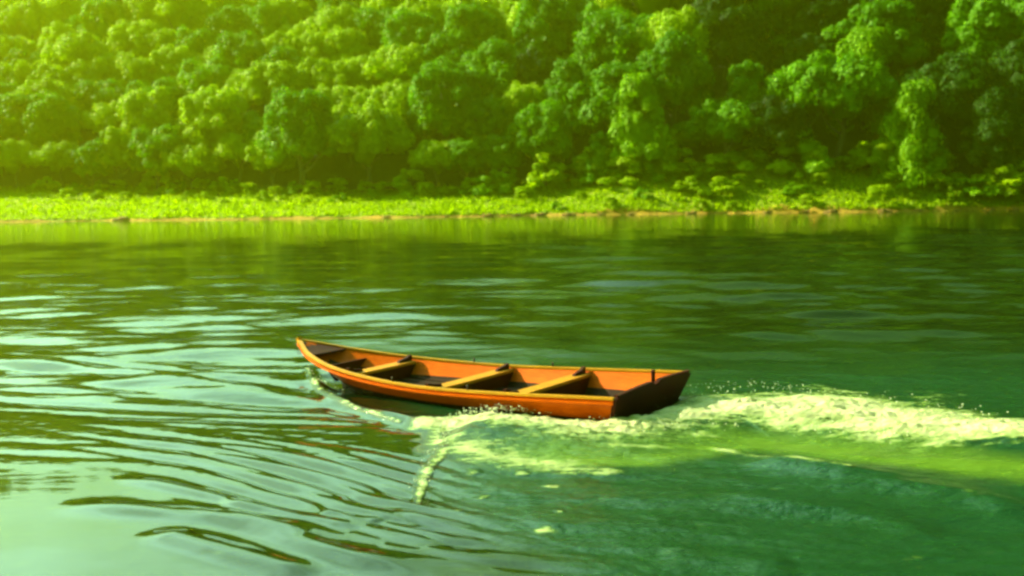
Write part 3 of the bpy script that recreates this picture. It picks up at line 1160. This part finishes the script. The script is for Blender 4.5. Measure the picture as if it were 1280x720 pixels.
# ------------------------------------------------------------------ haze
SUN_EL, SUN_AZ = rad(32), math.atan2(.34, -.94)               # direction TO the sun, measured from +x
def build_haze():
    bm = bmesh.new(); bmesh.ops.create_cube(bm, size=1)
    for v in bm.verts:
        v.co = Vector((v.co.x * 900, 275 + v.co.y * 720, 68 + v.co.z * 148))
    o = link('haze', bm_mesh('haze', bm))
    m = bpy.data.materials.new('haze'); m.use_nodes = True
    nt = m.node_tree; nt.nodes.remove(nt.nodes['Principled BSDF'])
    v = nt.nodes.new('ShaderNodeVolumePrincipled')
    v.inputs['Color'].default_value = (.96, .96, .02, 1)
    v.inputs['Density'].default_value = HAZE_D
    v.inputs['Anisotropy'].default_value = .87
    nt.links.new(v.outputs[0], nt.nodes['Material Output'].inputs['Volume'])
    o.data.materials.append(m)
    tag(o, 'pale yellow-green morning haze over the river and the hillside', 'haze', kind='stuff')


HAZE_D = .0008
build_haze()

# ------------------------------------------------------------------ light, sky, camera
SKY_LOBE = 21.0  # unseen bright patch of sky, added to brighten the water's reflections
w = bpy.data.worlds.new('World'); sc.world = w
w.use_nodes = True
nt = w.node_tree
bg = nt.nodes['Background']
sky = nt.nodes.new('ShaderNodeTexSky'); sky.sky_type = 'NISHITA'; sky.sun_disc = False
sky.sun_elevation = SUN_EL
# Nishita: rotation 0 puts the sun at +y, growing clockwise seen from above
sky.sun_rotation = math.pi / 2 - SUN_AZ
sky.air_density = 1.0; sky.dust_density = 2.5
mx = nt.nodes.new('ShaderNodeMix'); mx.data_type = 'RGBA'; mx.blend_type = 'MULTIPLY'; mx.inputs[0].default_value = 1
mx.inputs[7].default_value = (.52, 1.0, .40, 1)
tcw = nt.nodes.new('ShaderNodeTexCoord')
gv = tcw.outputs['Generated']
cn = noise(nt, 3.0, 7, scaled(nt, gv, 1, 1, 2.0), .6)
dotn = nt.nodes.new('ShaderNodeVectorMath'); dotn.operation = 'DOT_PRODUCT'
nt.links.new(gv, dotn.inputs[0]); dotn.inputs[1].default_value = Vector((-.52, .62, .58)).normalized()
cb = math_n(nt, 'MULTIPLY_ADD', cn, .55, dotn.outputs['Value'])
cl = ramp(nt, math_n(nt, 'MULTIPLY', cb, .7), [(.70, (0, 0, 0)), (.90, (1, 1, 1))])
skb = mixc(nt, 1.0, sky.outputs[0], (.9, .95, .5), 'MULTIPLY')
skc = mixc(nt, cl, skb, (SKY_LOBE * .95, SKY_LOBE, SKY_LOBE * 1.9))
nt.links.new(skc, mx.inputs[6]); nt.links.new(mx.outputs[2], bg.inputs[0])
bg.inputs[1].default_value = .07

sd = bpy.data.lights.new('sun', 'SUN'); sd.energy = 5.0; sd.angle = rad(.5); sd.color = (1.0, .92, .55)
so = bpy.data.objects.new('sun', sd); COL.objects.link(so)
dirv = Vector((math.cos(SUN_AZ) * math.cos(SUN_EL), math.sin(SUN_AZ) * math.cos(SUN_EL), math.sin(SUN_EL)))
so.rotation_euler = dirv.to_track_quat('Z', 'Y').to_euler()
so.location = (-30, 10, 40)

cd = bpy.data.cameras.new('camera'); cam = bpy.data.objects.new('camera', cd); COL.objects.link(cam)
sc.camera = cam
cd.sensor_width = 36; cd.lens = FPX * 36 / 1280
cd.clip_start = .1; cd.clip_end = 3000
cam.matrix_world = Matrix.Translation((0, 0, CAM_H)) @ Matrix.Rotation(math.pi / 2 - PITCH, 4, 'X') @ Matrix.Rotation(-ROLL, 4, 'Z')
cd.dof.use_dof = True; cd.dof.focus_distance = 12.5; cd.dof.aperture_fstop = 1.3

vs = sc.view_settings
sc.display_settings.display_device = 'sRGB'
vs.view_transform = 'Standard'; vs.look = 'None'; vs.exposure = 1.68; vs.gamma = 1.0; vs.use_curve_mapping = False
cy = sc.cycles
cy.filter_width = 2.8
cy.max_bounces = 8; cy.diffuse_bounces = 3; cy.glossy_bounces = 3; cy.transmission_bounces = 4; cy.volume_bounces = 1; cy.transparent_max_bounces = 4
cy.use_denoising = True
cy.sample_clamp_indirect = 6
